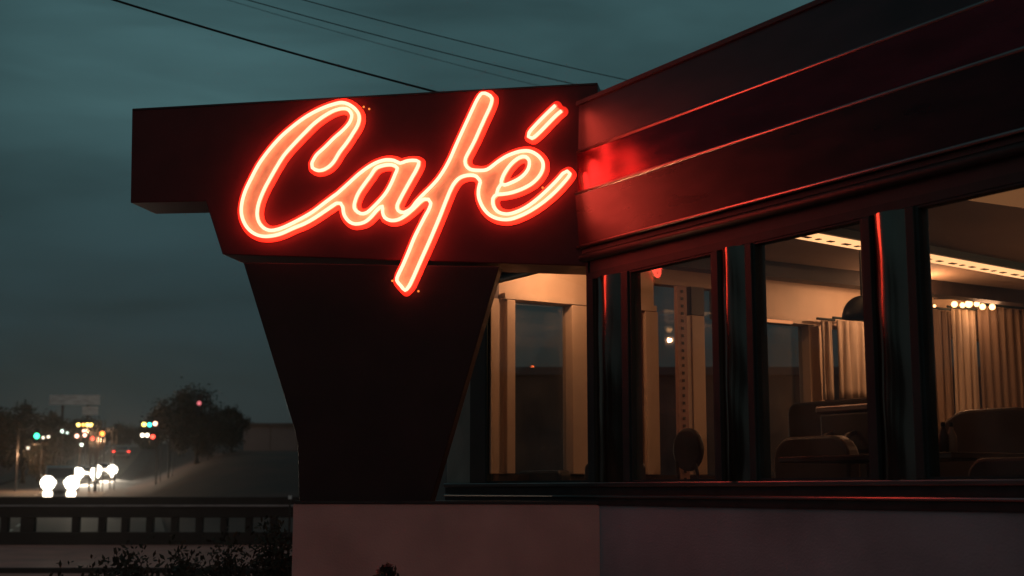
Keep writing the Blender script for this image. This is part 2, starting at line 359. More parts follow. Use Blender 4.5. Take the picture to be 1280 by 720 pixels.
# soffit steps below the fascia
za = zk(948, 302); zb_ = z_fb
h = z_fb - z_head
MB().box(XL, XR, -.02, .12, z_fb-.045, z_fb-.014).build('soffit_step', M['soffit'], diner)
MB().tube([(XL, -.012, z_fb-.075), (XR, -.012, z_fb-.075)], .028, 12).build('soffit_moulding', M['frame'], diner, smooth=True)
XB = D(735.5,430)[0]
MB().box(XB, XR, .012, .12, z_head+.052, z_fb-.047).build('soffit_step', M['soffit'], diner)
MB().box(XB, XR, -.004, .12, z_head+.002, z_head+.05).build('head_trim', M['frame'], diner)
# sill, trim and plinth
MB().box(XL, XR, -.03, .14, z_sill-.03, z_sill-.002).build('window_sill', M['trim'], diner, bevel=.005)
MB().box(XL, XR, -.012, .14, z_trim+.012, z_sill-.032).build('sill_band', M['dark'], diner)
MB().tube([(XL, -.016, z_trim), (XR, -.016, z_trim)], .0105, 10).build('trim_bead', M['trim'], diner, smooth=True)
MB().box(XL, XR, -.012, .14, z_pl, z_trim-.012).build('sill_band', M['dark'], diner)
MB().box(XL, XR, 0, .14, 0, z_pl-.002).build('plinth', M['plinth'], diner)
# columns and windows
pitch = D(1084,430)[0] - D(893,430)[0]; x_c3 = D(1084,430)[0]; colw = D(1151,430)[0]-x_c3; x_c2 = D(893,430)[0]; x_c1 = D(735.5,430)[0]
print('pitch', pitch, 'colw', colw, x_c1, x_c2, x_c3)
cols = [x_c1, x_c2, x_c3] + [x_c3+pitch*k for k in range(1, 6)]
z0c, z1c = z_sill, z_head
def column(x0, w, lit=False):
    s_ = empty('window_column', (0,0,0)); s_.parent = diner
    mat_f = M['cream'] if lit else M['frame']
    MB().box(x0, x0+w*.16, -.012, .10, z0c, z1c).build('jamb', mat_f, s_, bevel=.004)
    MB().box(x0+w*.84, x0+w, -.012, .10, z0c, z1c).build('jamb', mat_f, s_, bevel=.004)
    n = 14; xa, xb = x0+w*.165, x0+w*.835; prof = []
    for i in range(n+1):
        u = i/n; prof.append((xa+(xb-xa)*u, .012-.045*math.sin(math.pi*u)))
    mb = MB(); rows = 60; vs = []
    rnd = random.Random(int(x0*1000))
    ph = rnd.uniform(0, 6)
    for j in range(rows+1):
        z = z0c+(z1c-z0c)*j/rows
        for i, (x, y) in enumerate(prof):
            u = i/n
            vs.append((x, y+.004*math.sin(z*4+ph+u*2)*math.sin(math.pi*u)+.0012*math.sin(z*13+ph*2+u*5), z))
    fs = [(j*(n+1)+i, j*(n+1)+i+1, (j+1)*(n+1)+i+1, (j+1)*(n+1)+i) for j in range(rows) for i in range(n)]
    mb.add(vs, fs); mb.build('steel_panel', M['cream'] if lit else M['steel'], s_, smooth=True)
    return s_
for x in cols[1:]: column(x, colw)
# corner column: wider
w1 = D(787,430)[0]-x_c1
column(x_c1, w1)
def window(xa, xb):
    s_ = MB(); f = .019
    s_.box(xa, xa+f, .0, .06, z0c, z1c); s_.box(xb-f, xb, .0, .06, z0c, z1c)
    s_.box(xa+f, xb-f, .0, .06, z0c, z0c+f*.7); s_.box(xa+f, xb-f, .0, .06, z1c-f*.6, z1c)
    w = s_.build('window', M['frame'], diner)
    MB().box(xa+f, xb-f, .028, .034, z0c+f*.7, z1c-f*.6).build('pane', M['glass'], w)
    return w
window(x_c1+w1, x_c2)
for a, b in zip(cols[1:-1], cols[2:]): window(a+colw, b)
# the end bay behind the sign: lit cream column, dark end panel, higher window
x_e0 = D(607,430)[0]; x_d0 = D(588,430)[0]
z0c = z_sill; z1c = z_fb - .05
MB().box(x_d0, x_e0-.002, .0, .12, z_sill, z1c).build('end_panel', M['brown'], diner)
MB().box(XL, x_d0-.003, .004, .12, z_sill, z1c).build('end_panel', mat('warm_end_render', (.52,.43,.37), .8, var=.2, scale=3), diner)
window(x_e0, x_c1)
# room: floor, ceiling, walls
zc = 3.46; XE = x_e0-.01; W = FD.onx(1300, 480, x_e0-.01)[0]+.3
print('W', W)
MB().box(XL, XR, .15, W, 1.02, 1.06).build('floor', M['floor'], diner)
MB().box(XE, XR, .125, W, zc, zc+.04).build('ceiling', M['ceil'], diner)
MB().box(XE, XR, W+.003, W+.12, 0, z_top-.01).build('back_wall', M['ceil'], diner)
MB().box(XR+.002, XR+.12, 0, W, 0, z_top).build('end_wall', M['plinth'], diner)
MB().box(XE, XR, .122, .14, z_fb-.02, zc-.002).build('window_header', M['ceil'], diner)
MB().box(XL-.01, XR, -.045, W+.13, z_top+.001, z_top+.03).build('roof', M['roofm'], diner)
# far end wall (runs inward) with its band of windows
EX = FD.onx
y_of = lambda px: EX(px, 480, XE)[0]
zh = EX(690, 380, XE)[1]; zs = EX(690, 593, XE)[1]
print('zh', zh, 'zs', zs, 'zc', zc)
ew = empty('end_wall', (0,0,0)); ew.parent = diner
ya_, yb2_ = y_of(819), y_of(900); zt2 = zc-.16
MB().box(XE-.12, XE, .12, ya_-.002, zh+.002, z_top-.02).build('wall_panel', M['cream'], ew)
MB().box(XE-.12, XE, yb2_+.002, W, zh+.002, z_top-.02).build('wall_panel', M['cream'], ew)
MB().box(XE-.12, XE, ya_, yb2_, zt2+.002, z_top-.02).build('wall_panel', M['ceil'], ew)
MB().box(XE-.055, XE-.049, ya_+.03, yb2_-.01, zh+.003, zt2-.002).build('pane', M['glass'], ew)
MB().box(XE-.10, XE+.045, y_of(862), y_of(878), zh+.004, zt2-.002).build('window_post', M['brownwood'], ew)
MB().box(XE-.12, XE, .12, W, 0, zs).build('wall_panel', M['brownwood'], ew)
MB().box(XE+.002, XE+.05, .15, ya_-.01, zh+.004, zh+.05).build('window_head', M['cream'], ew)
MB().box(XE+.002, XE+.05, yb2_+.01, W, zh+.004, zh+.05).build('window_head', M['cream'], ew)
posts = [(609.5,620),(630,640.5),(712,739),(786,794),(804,820),(862,878),(1009,1026),(1120,1145),(1290,1310)]
for a, b in posts:
    MB().box(XE-.10, XE+.045, y_of(a), y_of(b), zs+.002, zh).build('window_post', M['cream'], ew, bevel=.006)
MB().box(XE-.12, XE-.002, .125, y_of(640), zs+.002, zh).build('wall_panel', M['cream'], ew)
gaps = [(640.5,712),(739,786),(794,804),(820,862),(878,1009),(1026,1120),(1145,1290)]
for a, b in gaps:
    MB().box(XE-.055, XE-.049, y_of(a)+.003, y_of(b)-.003, zs+.01, zh-.008).build('pane', M['glass'], ew)
MB().box(XE-.06, XE-.04, y_of(794)+.002, y_of(804)-.002, zs+.012, zh-.01).build('infill_panel', M['brown'], ew)
# ceiling beams running inward
bx = MB(); xa, yy = FD.onz(950, 350, zc-.1)
MB().box(XE+.50, XE+.66, .2, W-.01, zc-.13, zc-.003).build('ceiling_beam', M['brownwood'], diner)
MB().box(x_c3+1.15, x_c3+1.35, .2, W-.01, zc-.12, zc-.003).build('ceiling_beam', M['ceil'], diner)

warm = glow('lamp_warm', (1.0,.50,.22), 1.9)
warm2 = glow('bulb_warm', (1.0,.50,.20), 7.0)
pinhole = M['black']
# strip light in the ceiling
def strip_light(pa, pb, z, w, label, name='strip_light', dots=True, g=warm):
    xa, ya = FD.onz(*pa, z); xb, yb = FD.onz(*pb, z)
    A = FD.world(xa, ya, z); Bp = FD.world(xb, yb, z); L = (Bp-A).length; ang = math.atan2(Bp.y-A.y, Bp.x-A.x)
    r = tag(empty(name, A, ang), label, 'ceiling light')
    MB().box(0, L, -w/2-.03, w/2+.03, .012, .07).build('housing', M['frame'], r)
    MB().box(.01, L-.01, -w/2, w/2, .0, .011).build('diffuser', g, r)
    if dots:
        mb = MB(); x = .06; k = 0
        while x < L-.06:
            mb.box(x, x+.035+.02*((k*7) % 3), -w*.10, w*.10, -.006, -.001); x += .13+.02*((k*5) % 3); k += 1
        mb.build('dot_pattern', M['brown'], r)
    return r
strip_light((962,287.5), (1330,354), zc-.09, .19, 'long warm perforated strip light running across the diner ceiling')
strip_light((1185,222), (1500,268), zc-.08, .8, 'broad ceiling light panel near the top right window', dots=False, g=glow('lamp_broad', (1.0,.42,.16), .20))  # glowing panel stands in for a lit stretch of ceiling

def lamp(px, py, yin, label, power, colr=(1,.52,.27), rad=.10):
    pass
def area(name, loc, power, size, colr=(1,.52,.27)):
    size = .02 if name == 'bulb_light' else size
    l = bpy.data.lights.new(name, 'POINT'); l.energy = power; l.color = colr; l.shadow_soft_size = size
    o = bpy.data.objects.new(name, l); o.location = loc; col.objects.link(o); return o
# recessed downlight with a bulb near the end wall
def downlight(x, y, label, power):
    P = FD.world(x, y, zc)
    r = tag(empty('ceiling_lamp', P, FD.a), label, 'ceiling lamp', 'round ceiling lamps in the diner')
    MB().disc((0, 0, -.03), .11, 'z', .028, 20).build('lamp_rim', M['frame'], r)
    MB().ball((0, 0, -.05), .032).build('bulb', warm2, r, smooth=True)
    a = area('bulb_light', (0, 0, -.17), power, .06); a.parent = r
downlight(XE+.42, .50, 'round warm ceiling lamp close to the cream end wall', 15)
downlight(XE+.75, 3.9, 'round warm ceiling lamp over the curtained end windows', 30)
downlight(XE+3.2, 4.4, 'round warm ceiling lamp deep in the dining room', 38)

# perforated vertical light strip
ya, yb = EX(848,480,XE+.12)[0], EX(860.5,480,XE+.12)[0]
zt_, zb2 = EX(854,358,XE+.12)[1], EX(856,600,XE+.12)[1]
r = tag(empty('perforated_post', FD.world(XE+.08, (ya+yb)/2, 0), FD.a), 'slim pinkish post with a row of dark holes inside the first window', 'post')
hw = (yb-ya)/2
MB().box(0, .04, -hw, hw, 1.06, zt_).build('post_body', mat('pinkish_enamel', (.36,.20,.16), .5, var=.1), r, bevel=.004)
mb = MB(); z = 1.3
while z < zt_-.03: mb.box(.041, .046, -hw*.22, hw*.22, z, z+.024); z += .062
mb.build('dot_pattern', M['black'], r)

# curtains
def curtain(pa, pb, ptop, pbot, x, m, label, n=9, amp=.022):
    ya = EX(pa, 450, x)[0]; yb = EX(pb, 450, x)[0]; zt = EX((pa+pb)/2, ptop, x)[1]; zb = EX((pa+pb)/2, pbot, x)[1]
    r = tag(empty('curtain', FD.world(x, (ya+yb)/2, 0), FD.a), label, 'curtain', 'curtains on the diner end windows')
    hw = (yb-ya)/2; N = n*8; rnd = random.Random(int(pa)); vs = []; rows = 8
    fr = [rnd.uniform(.6, 1.4) for _ in range(n+2)]
    for j in range(rows+1):
        v = j/rows; z = zt+(zb-zt)*v
        for i in range(N+1):
            u = i/N; k = u*n; a = fr[int(k)]*(1-(k % 1))+fr[int(k)+1]*(k % 1)
            vs.append((amp*a*math.sin(2*math.pi*k+.25*math.sin(3*v+a)) , -hw+2*hw*u+.008*math.sin(9*k+2*v), z))
    fs = [(j*(N+1)+i, j*(N+1)+i+1, (j+1)*(N+1)+i+1, (j+1)*(N+1)+i) for j in range(rows) for i in range(N)]
    mb = MB(); mb.add(vs, fs); c = mb.build('cloth', m, r, smooth=True)
    so = c.modifiers.new('thick', 'SOLIDIFY'); so.thickness = .006
    MB().tube([(0, -hw-.04, zt+.02), (0, hw+.04, zt+.02)], .012, 8).build('curtain_rail', M['frame'], r)
    return r
curtain(1027, 1041, 402, 500, XE+.14, M['curtain'], 'narrow pale curtain beside the cream post', 2)
curtain(1047, 1086, 402, 499, XE+.14, M['curtain'], 'pale warm lit curtain in the middle window', 4)
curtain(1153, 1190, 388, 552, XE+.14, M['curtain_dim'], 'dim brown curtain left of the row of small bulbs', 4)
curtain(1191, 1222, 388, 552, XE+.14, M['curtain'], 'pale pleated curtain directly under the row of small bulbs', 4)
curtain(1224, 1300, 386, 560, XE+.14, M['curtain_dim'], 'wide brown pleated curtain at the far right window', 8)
# row of little bulbs over the curtains
xb = XE+.24
ys = [EX(px, 380, xb) for px in (1168,1193,1203,1211,1221,1228,1240,1258)]
r = tag(empty('bulb_string', FD.world(xb, ys[0][0], ys[0][1]), FD.a), 'string of small warm bulbs along the top of the curtains', 'string lights')
ln = MB(); ln.tube([(0, y-ys[0][0], z-ys[0][1]+.05) for y, z in ys], .006, 6); ln.build('wire', M['black'], r)
rnd = random.Random(3)
for i, (y, z) in enumerate(ys):
    MB().ball((0, y-ys[0][0], z-ys[0][1]+rnd.uniform(-.03,.02)), [.014,.03,.026,.036,.028,.03,.03,.022][i], n=10, m=6).build('bulb', warm2, r, smooth=True)
a = area('string_glow', (.12, ys[4][0]-ys[0][0], -.05), 6, .12); a.parent = r

# glowing sign strip above the dark end glass, second window
xs = XE+.10
y0, zz = EX(950, 400, xs); y1, _ = EX(988, 402, xs)
r = tag(empty('wall_light', FD.world(xs, y0, zz), FD.a), 'thin orange strip light above the dark end window', 'wall light')
MB().box(0, .03, -.35, y1-y0, -.012, .012).build('diffuser', glow('lamp_orange', (1.0,.36,.14), .9), r)
MB().box(-.05, -.002, -.37, y1-y0+.02, -.02, .02).build('housing', M['frame'], r)

# ---- furniture
def booth(x, y, w, h, label, rot=0, rounded=.16, m=None):
    """bench whose back faces the street; w along x"""
    m = m or M['brown']
    P = FD.world(x, y, 1.06); r = tag(empty('booth_bench', P, FD.a+rot), label, 'booth seat', 'upholstered booth benches')
    n = 8; prof = [(-w/2, .0), (w/2, .0)]
    for k in range(n+1):
        a = math.pi/2*k/n; prof.append((w/2-rounded+rounded*math.cos(a), h-rounded+rounded*math.sin(a)))
    for k in range(n+1):
        a = math.pi/2*k/n; prof.append((-w/2+rounded-rounded*math.sin(a), h-rounded+rounded*math.cos(a)))
    MB().prism(prof, 0, .11).build('backrest', m, r, bevel=.02)
    MB().box(-w/2+.01, w/2-.01, .115, .58, .28, .43).build('seat', m, r, bevel=.03)
    MB().box(-w/2+.02, w/2-.02, .13, .54, 0, .277).build('base', M['black'], r)
    return r
def table(x, y, w, d, label, rot=0):
    P = FD.world(x, y, 1.06); r = tag(empty('dining_table', P, FD.a+rot), label, 'table', 'dining tables behind the windows')
    MB().box(-w/2, w/2, -d/2, d/2, .70, .735).build('tabletop', M['brownwood'], r, bevel=.006)
    MB().box(-w/2-.004, w/2+.004, -d/2-.004, d/2+.004, .706, .728).build('edge_band', M['trim'], r)
    MB().tube([(0,0,.03),(0,0,.69)], .035, 10).build('pedestal', M['trim'], r, smooth=True)
    MB().disc((0,0,0), .24, 'z', .025, 18).build('foot', M['black'], r)
    return r
def bx_of(px, yin): return D(px, 560, yin)[0]
yb_ = 1.0
xa, xb2 = bx_of(966, yb_), bx_of(1060, yb_); hb = D(1010, 545, yb_)[1]-1.06
booth((xa+xb2)/2, yb_, xb2-xa, hb, 'brown rounded booth back low in the middle window')
table(bx_of(1090, .75), .75, .5, .6, 'dark table behind the broad steel column')
yb_ = 1.5
xa, xb2 = bx_of(1166, yb_), bx_of(1262, yb_)
booth((xa+xb2)/2, 1.7, .95, D(1210, 512, 1.7)[1]-1.06, 'brown booth back with one warm lit shoulder in the right window', rounded=.30)
table((xa+xb2)/2+.1, .75, 1.3, .6, 'long dark table low in the right window')
booth(bx_of(1250, .4)+.25, .38, .9, D(1240, 572, .4)[1]-1.06, 'black booth back right against the right window glass', m=M['black'], rounded=.1)
booth(bx_of(1040, 2.6), 2.6, 1.0, D(1040, 500, 2.6)[1]-1.06, 'black booth back under the pale curtains', m=M['black'], rounded=.1)
booth(bx_of(760, .5), .5, .62, D(760, 578, .5)[1]-1.06, 'black booth back low beside the corner column', m=M['black'], rounded=.05)
booth(bx_of(672, .4), .40, .60, D(672, 588, .4)[1]-1.06, 'black booth back low below the dark end window', m=M['black'], rounded=.05)
yq = 1.9; xq = bx_of(1058, yq); P = FD.world(xq, yq, 1.06)
r = tag(empty('coffee_machine', P, FD.a), 'black boxy machine with chrome details under the pale curtains', 'coffee machine')
hq = D(1058, 506, yq)[1]-1.06
MB().box(-.26, .26, 0, .36, .80, hq-.05).build('casing', M['black'], r, bevel=.02); MB().box(-.28, .28, -.02, .38, hq-.048, hq).build('top_tray', M['trim'], r, bevel=.01)
MB().box(-.30, .30, .0, .40, 0, .798).build('stand', M['black'], r)
for sx in (-.12, .10):
    MB().tube([(sx,-.01,hq-.20),(sx,-.09,hq-.22),(sx,-.10,hq-.27)], .018, 8).build('spout', M['trim'], r, smooth=True)
def bottle(px, yin, ztop, colr, lab):
    P = FD.world(bx_of(px, yin), yin, 1.795); r = tag(empty('sauce_bottle', P, FD.a), lab, 'bottle', 'bottles on the dining tables'); hh = .17
    MB().tube([(0,0,0),(0,0,.10),(0,0,.13),(0,0,.15)], [.028,.028,.014,.011], 12).build('bottle_body', colr, r, smooth=True); MB().tube([(0,0,.151),(0,0,.175)], [.014,.012], 10).build('cap', M['black'], r)
bottle(1180, .75, 0, M['brown'], 'small brown sauce bottle near the right window post'); bottle(1190, .80, 0, M['curtain'], 'small pale sauce bottle beside the brown one')
bottle(1095, .78, 0, M['black'], 'small black bottle behind the broad steel column')
# round backed chair in first window
yc = .8; P = FD.world(bx_of(857, yc), yc, 1.06)
r = tag(empty('round_chair', P, FD.a), 'black chair with a round back in the first window', 'chair')
zc2 = D(857, 562, yc)[1]-1.06
mb = MB(); mb.disc((0, 0, zc2), .15, 'y', .05, 28); mb.build('backrest', M['black'], r, bevel=.015)
MB().disc((0, .22, .43), .19, 'z', .06, 24).build('seat', M['black'], r, bevel=.015)
for sx in (-1, 1):
    MB().tube([(sx*.1, .0, zc2-.08), (sx*.12, .05, .45), (sx*.14, .02, 0)], .012, 6).build('leg', M['black'], r)
    MB().tube([(sx*.12, .36, .43), (sx*.14, .40, 0)], .012, 6).build('leg', M['black'], r)
# dark pendant lamp
yp = 2.2; xx, zz = D(1078, 398, yp)
P = FD.world(xx, yp, zz); r = tag(empty('pendant_lamp', P, FD.a), 'black dome pendant lamp beside the pale curtain', 'pendant lamp')
n = 20; vs = []; rows = 8
for j in range(rows+1):
    a = math.pi/2*j/rows
    for k in range(n): vs.append((.15*math.cos(a)*math.cos(2*math.pi*k/n), .15*math.cos(a)*math.sin(2*math.pi*k/n), .17*math.sin(a)))
mb = MB(); mb.add(vs, [(j*n+k, j*n+(k+1)%n, (j+1)*n+(k+1)%n, (j+1)*n+k) for j in range(rows) for k in range(n)])
o = mb.build('shade', M['black'], r, smooth=True); so = o.modifiers.new('t', 'SOLIDIFY'); so.thickness = .006
MB().tube([(0,0,.17),(0,0,zc-zz)], .008, 6).build('cord', M['black'], r)

# ================================================================== WIRES
def wire(pts, Y, r, label, name='power_cable'):
    # a real hanging line: through two seen points, extended both ways
    A = at(*pts[0], Y[0]); B = at(*pts[1], Y[1]); d = B-A
    ext0, ext1 = 1.6, 1.2; q = []
    sag = pts[2]
    for k in range(-16, 37):
        u = k/20; P = A + d*u; P.z -= sag*4*u*(1-u); q.append(P)
    o = MB().tube(q, r, 6).build(name, M['cable'], smooth=True)
    return tag(o, label, 'cable', 'overhead cables above the sign')
wire(((143,0),(530,111),.02), (12.5,13.5), .011, 'thick twisted overhead cable ending behind the sign top')
wire(((310,0),(774,118),.04), (17,19), .0065, 'thin overhead cable lower of the pair reaching the roof edge')
wire(((380,0),(802,104),.04), (17.5,19.5), .0065, 'thin overhead cable highest and rightmost in the sky')
wire(((285,0),(625,95),.03), (24,26), .005, 'faintest overhead cable running just below the pair')

# ================================================================== GROUND, ROAD, FAR SIDE
PR = [(-60,0),(0,0),(20,0),(38,0),(46,0),(52,.12),(60,.35),(68,.66),(75,1.0),(82,1.25),(90,1.55),(100,1.9),(110,2.3),(120,2.9),(130,3.55),(140,4.25),(150,5.0),(160,5.7),(170,6.45),(180,7.2),(200,7.7),(230,8.0),(280,8.1),(400,8.1),(700,8.1),(1500,8.1)]
RC = [(46,-17.2),(60,-21),(75,-26.6),(110,-35.8),(150,-45.2),(180,-52.5),(230,-64),(280,-77),(400,-110)]
def lerp(T_, y):
    if y <= T_[0][0]: return T_[0][1]
    for (a, b), (c, d_) in zip(T_, T_[1:]):
        if y <= c: return b+(d_-b)*(y-a)/(c-a)
    return T_[-1][1]
prof = lambda y: lerp(PR, y)
rcx = lambda y: lerp(RC, y)
HW = 4.1
sst = lambda u: (lambda c: c*c*(3-2*c))(max(0, min(1, u)))
def gh(x, y):
    z = prof(y)-.06
    e = x-(rcx(y)+HW)
    z += 2.55*sst((e-.6)/7.5)*sst((y-50)/34)*(1-sst((y-170)/60))
    e2 = (rcx(y)-HW)-x
    z += 1.2*sst((e2-3)/9)*sst((y-70)/40)
    return z
xs_ = [-600,-300,-180,-130,-100]+[-90+2.0*i for i in range(61)]+[40,60,100,200,400,600]
ys_ = [a for a, _ in PR if a <= 38]+[46+2*i for i in range(0,68)]+[185,190,200,215,230,255,280,330,400,550,700,1000,1500]
mb = MB(); vs = [(x, y, gh(x, y)) for y in ys_ for x in xs_]; n = len(xs_)
mb.add(vs, [(j*n+i, j*n+i+1, (j+1)*n+i+1, (j+1)*n+i) for j in range(len(ys_)-1) for i in range(n-1)])
tag(mb.build('ground', M['ground'], smooth=True), kind='structure')
# near street in front of the wall (pavement under the parapet, warm light put into its red colour)
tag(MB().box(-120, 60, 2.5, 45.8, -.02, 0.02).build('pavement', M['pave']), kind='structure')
tag(MB().box(-120, 60, 26.5, 26.62, .0, .12).build('kerb', M['concrete']), kind='structure')
# climbing road
ry = [46+2*i for i in range(0,68)]+[185,190,200,215,230,255,280,330,400]
mb = MB(); vs = []
for y in ry:
    for e in (-HW, -HW/3, HW/3, HW): vs.append((rcx(y)+e, y, prof(y)-.01))
mb.add(vs, [(j*4+i, j*4+i+1, (j+1)*4+i+1, (j+1)*4+i) for j in range(len(ry)-1) for i in range(3)])
tag(mb.build('road', M['asphalt'], smooth=True), kind='structure')
for side in (-1, 1):
    mb = MB(); vs = []
    for y in ry:
        c = rcx(y)+side*HW; vs += [(c, y, prof(y)-.05), (c, y, prof(y)+.12), (c+side*1.6, y, prof(y)+.12), (c+side*1.6, y, prof(y)-.1)]
    mb.add(vs, [(j*4+i, j*4+i+1, (j+1)*4+i+1, (j+1)*4+i) for j in range(len(ry)-1) for i in range(3)])
    tag(mb.build('sidewalk', M['concrete']), kind='structure')
mk = MB(); y = 50
while y < 200:
    mk.add([(rcx(y)-.07, y, prof(y)-.004), (rcx(y)+.07, y, prof(y)-.004), (rcx(y+2)+.07, y+2, prof(y+2)-.004), (rcx(y+2)-.07, y+2, prof(y+2)-.004)], [(0,1,2,3)]); y += 4
tag(mk.build('road_marking', M['paintline']), kind='structure')

mb = MB(); rnd = random.Random(12); vs = []; ny = 60  # unseen ridge added to darken the lower reflections in the steel columns
for i in range(ny+1):
    y = -20+i*1.0; hgt = 7.0+1.2*math.sin(i*.31)+.9*math.sin(i*.83+1)+rnd.uniform(-.35,.35)
    for dx, f in ((-14,.0),(-9,.75),(-6,1.0),(-3,.8),(-1.5,.35),(0,0)): vs.append((-34+dx+rnd.uniform(-.3,.3), y, hgt*f-.03))
mb.add(vs, [(j*6+i, j*6+i+1, (j+1)*6+i+1, (j+1)*6+i) for j in range(ny) for i in range(5)])
tag(mb.build('hill', M['ground'], smooth=True), kind='structure')

# parapet across the near edge
YB = 40.0
par = tag(empty('parapet', (0, YB, 0)), 'long dark concrete beam parapet on short posts beside the street', 'parapet')
zt, zm, zl = at(100,621,YB).z, at(100,647,YB).z, at(100,665,YB).z
x0, x1 = at(-260,640,YB).x, at(420,640,YB).x
MB().box(x0, x1, 0, .35, zm, zt).build('top_beam', M['concrete'], par, bevel=.02)
MB().box(x0, x1, -.06, -.003, at(0,633.5,YB).z, at(0,631,YB).z).build('rail', M['galv'], par, bevel=.008)
MB().box(x0, x1, -.05, .40, 0, zl).build('base_kerb', M['concrete'], par, bevel=.02)
for k, px in enumerate([-150,-120,-90,-60,-28,4,33,93,126,155,186,217,248,279,310,341]):
    X = at(px, 656, YB).x; w = .10 if px != 33 else .2
    MB().box(X-w, X+w, .04, .30, zl+.002, zm-.002).build('post', M['concrete'], par, bevel=.015)
# small white marker on the end
mp = at(362.5, 624, 30); 
r = tag(empty('marker_post', (mp.x, 30, 0.02)), 'slim post with a small white reflector beside the wall end', 'marker post')
MB().box(-.02,.02,-.02,.02,0,mp.z-.02).build('post_body', M['black'], r); MB().box(-.035,.035,-.03,.03,mp.z-.018,mp.z+.06).build('reflector', M['board'], r)

# ------------------------------------------------------------------ vegetation
def tree(name, px, pbase, ptop, wpx, Y, label, cat, leaves=2600, lf=.10, m=None, group=None, seed=1, trunk=.28):
    rnd = random.Random(seed); m = m or M['leaf']
    B = at(px, pbase, Y); zt = at(px, ptop, Y).z; base = gh(B.x, Y); H = zt-base; Wd = (at(px+wpx/2,500,Y).x-at(px-wpx/2,500,Y).x)/2
    r = tag(empty(name, (B.x, Y, base), rnd.uniform(0,6)), label, cat, group)
    mb = MB(); mb.tube([(0,0,-.1),(.05,0,H*trunk*.6),(0,.05,H*trunk),(.1,0,H*.55)], [H*.035,H*.026,H*.022,H*.01], 8)
    tips = []
    for k in range(9):
        a = rnd.uniform(0, 6.28); e = rnd.uniform(.3, .8); q = Vector((math.cos(a)*Wd*e, math.sin(a)*Wd*e, H*rnd.uniform(trunk+.12, .85)))
        mid = Vector((q.x*.4, q.y*.4, H*trunk+(q.z-H*trunk)*.4)); mb.tube([(0,0,H*trunk*.95), mid, q], [H*.014,H*.009,H*.003], 6); tips.append(q)
    mb.build('trunk', M['bark'], r, smooth=True)
    cl = []
    for k in range(46):
        while True:
            v = Vector([rnd.uniform(-1,1) for _ in range(3)])
            if .25 < v.length < 1: break
        cl.append((Vector((v.x*Wd*.86, v.y*Wd*.86, H*(trunk*.75+(1-trunk*.75)*(.5+v.z*.44)))), rnd.uniform(.16,.34)*Wd))
    mb = MB()
    for k in range(leaves):
        c, rad = rnd.choice(cl); q = c+Vector([rnd.gauss(0,.5) for _ in range(3)])*rad
        u = Vector([rnd.gauss(0,1) for _ in range(3)]).normalized(); w = u.orthogonal().normalized(); s_ = lf*rnd.uniform(.6,1.5)
        mb.cur = 0 if rnd.random() < .75 else 1
        mb.add([q-u*s_, q+w*s_*.5, q+u*s_, q-w*s_*.5], [(0,1,2,3)])
    mb.build('crown', [m, M['leafb']], r)
    return r
tree('broad_tree', 246, 566, 486, 108, 86, 'broad rounded dark tree standing by the blue grey building', 'tree', 16000, .10, seed=4, trunk=.12)
tree('young_tree', 290, 572, 505, 44, 88, 'smaller dark tree overlapping the right side of the broad tree', 'tree', 6000, .10, seed=5, trunk=.12)
gT = 'dark trees beyond the street'
for i, (px, pb, pt, w, Y, lb) in enumerate([(-20,600,492,90,100,'big dark tree cut by the left picture edge'),(28,600,499,66,105,'dark tree second from the left picture edge'),
        (72,585,512,54,120,'dark tree below the pale billboard'),(108,570,522,56,150,'low dark tree at the far end of the billboard'),(150,560,532,44,190,'small far tree where the road vanishes'),
        (185,562,534,40,170,'small dark tree behind the right traffic lights'),(52,606,540,40,92,'bushy dark tree nearest the left kerb')]):
    tree('street_tree', px, pb, pt, w, Y, lb, 'tree', 6500, .13, group=gT, seed=20+i, trunk=.15)
def shrub(px, pt, wpx, Y, label, seed, n=5200, lf=.026):
    rnd = random.Random(seed); B = at(px, 700, Y); H = at(px, pt+7, Y).z; W_ = (at(px+wpx/2,700,Y).x-at(px-wpx/2,700,Y).x)/2
    r = tag(empty('shrub', (B.x, Y, 0.02)), label, 'shrub', 'dark shrubs at the foot of the wall')
    mb = MB(); st = []
    for k in range(22):
        a = rnd.uniform(0,6.28); e = rnd.uniform(.1,1); q = Vector((math.cos(a)*W_*e, math.sin(a)*.5*e, H*rnd.uniform(.55,1.0)*(1-.25*e)))
        mb.tube([(q.x*.2,q.y*.2,0),(q.x*.6,q.y*.6,q.z*.6),q], [.02,.012,.004], 5); st.append(q)
    mb.build('stem', M['bark'], r)
    mb = MB()
    for k in range(n):
        q0 = rnd.choice(st); f = rnd.uniform(.25,1.03); q = Vector((q0.x*f,q0.y*f,q0.z*f))+Vector([rnd.gauss(0,.07) for _ in range(3)])
        u = Vector((rnd.gauss(0,1),rnd.gauss(0,1),rnd.gauss(.3,1))).normalized(); w = u.orthogonal().normalized(); s_ = lf*rnd.uniform(.6,1.4)
        mb.cur = 0 if rnd.random() < .6 else 1
        mb.add([q-u*s_, q+w*s_*.45, q+u*s_, q-w*s_*.45], [(0,1,2,3)])
    mb.build('foliage', [M['leaf'], M['leafb']], r)
for i, (px, pt, w, Y, lb) in enumerate([(345,650,90,11.5,'tallest dark shrub tight against the wall end'),(285,655,100,12,'dark leafy shrub second from the wall end'),(225,668,90,11.5,'dark leafy shrub in the middle of the shrub row'),
        (165,680,80,11,'lower brownish shrub third from the left end'),(120,694,70,10.5,'low sparse shrub second from the left end'),(80,708,60,10.5,'lowest sparse shrub at the left end of the row')]):
    shrub(px, pt, w, Y, lb, 40+i)
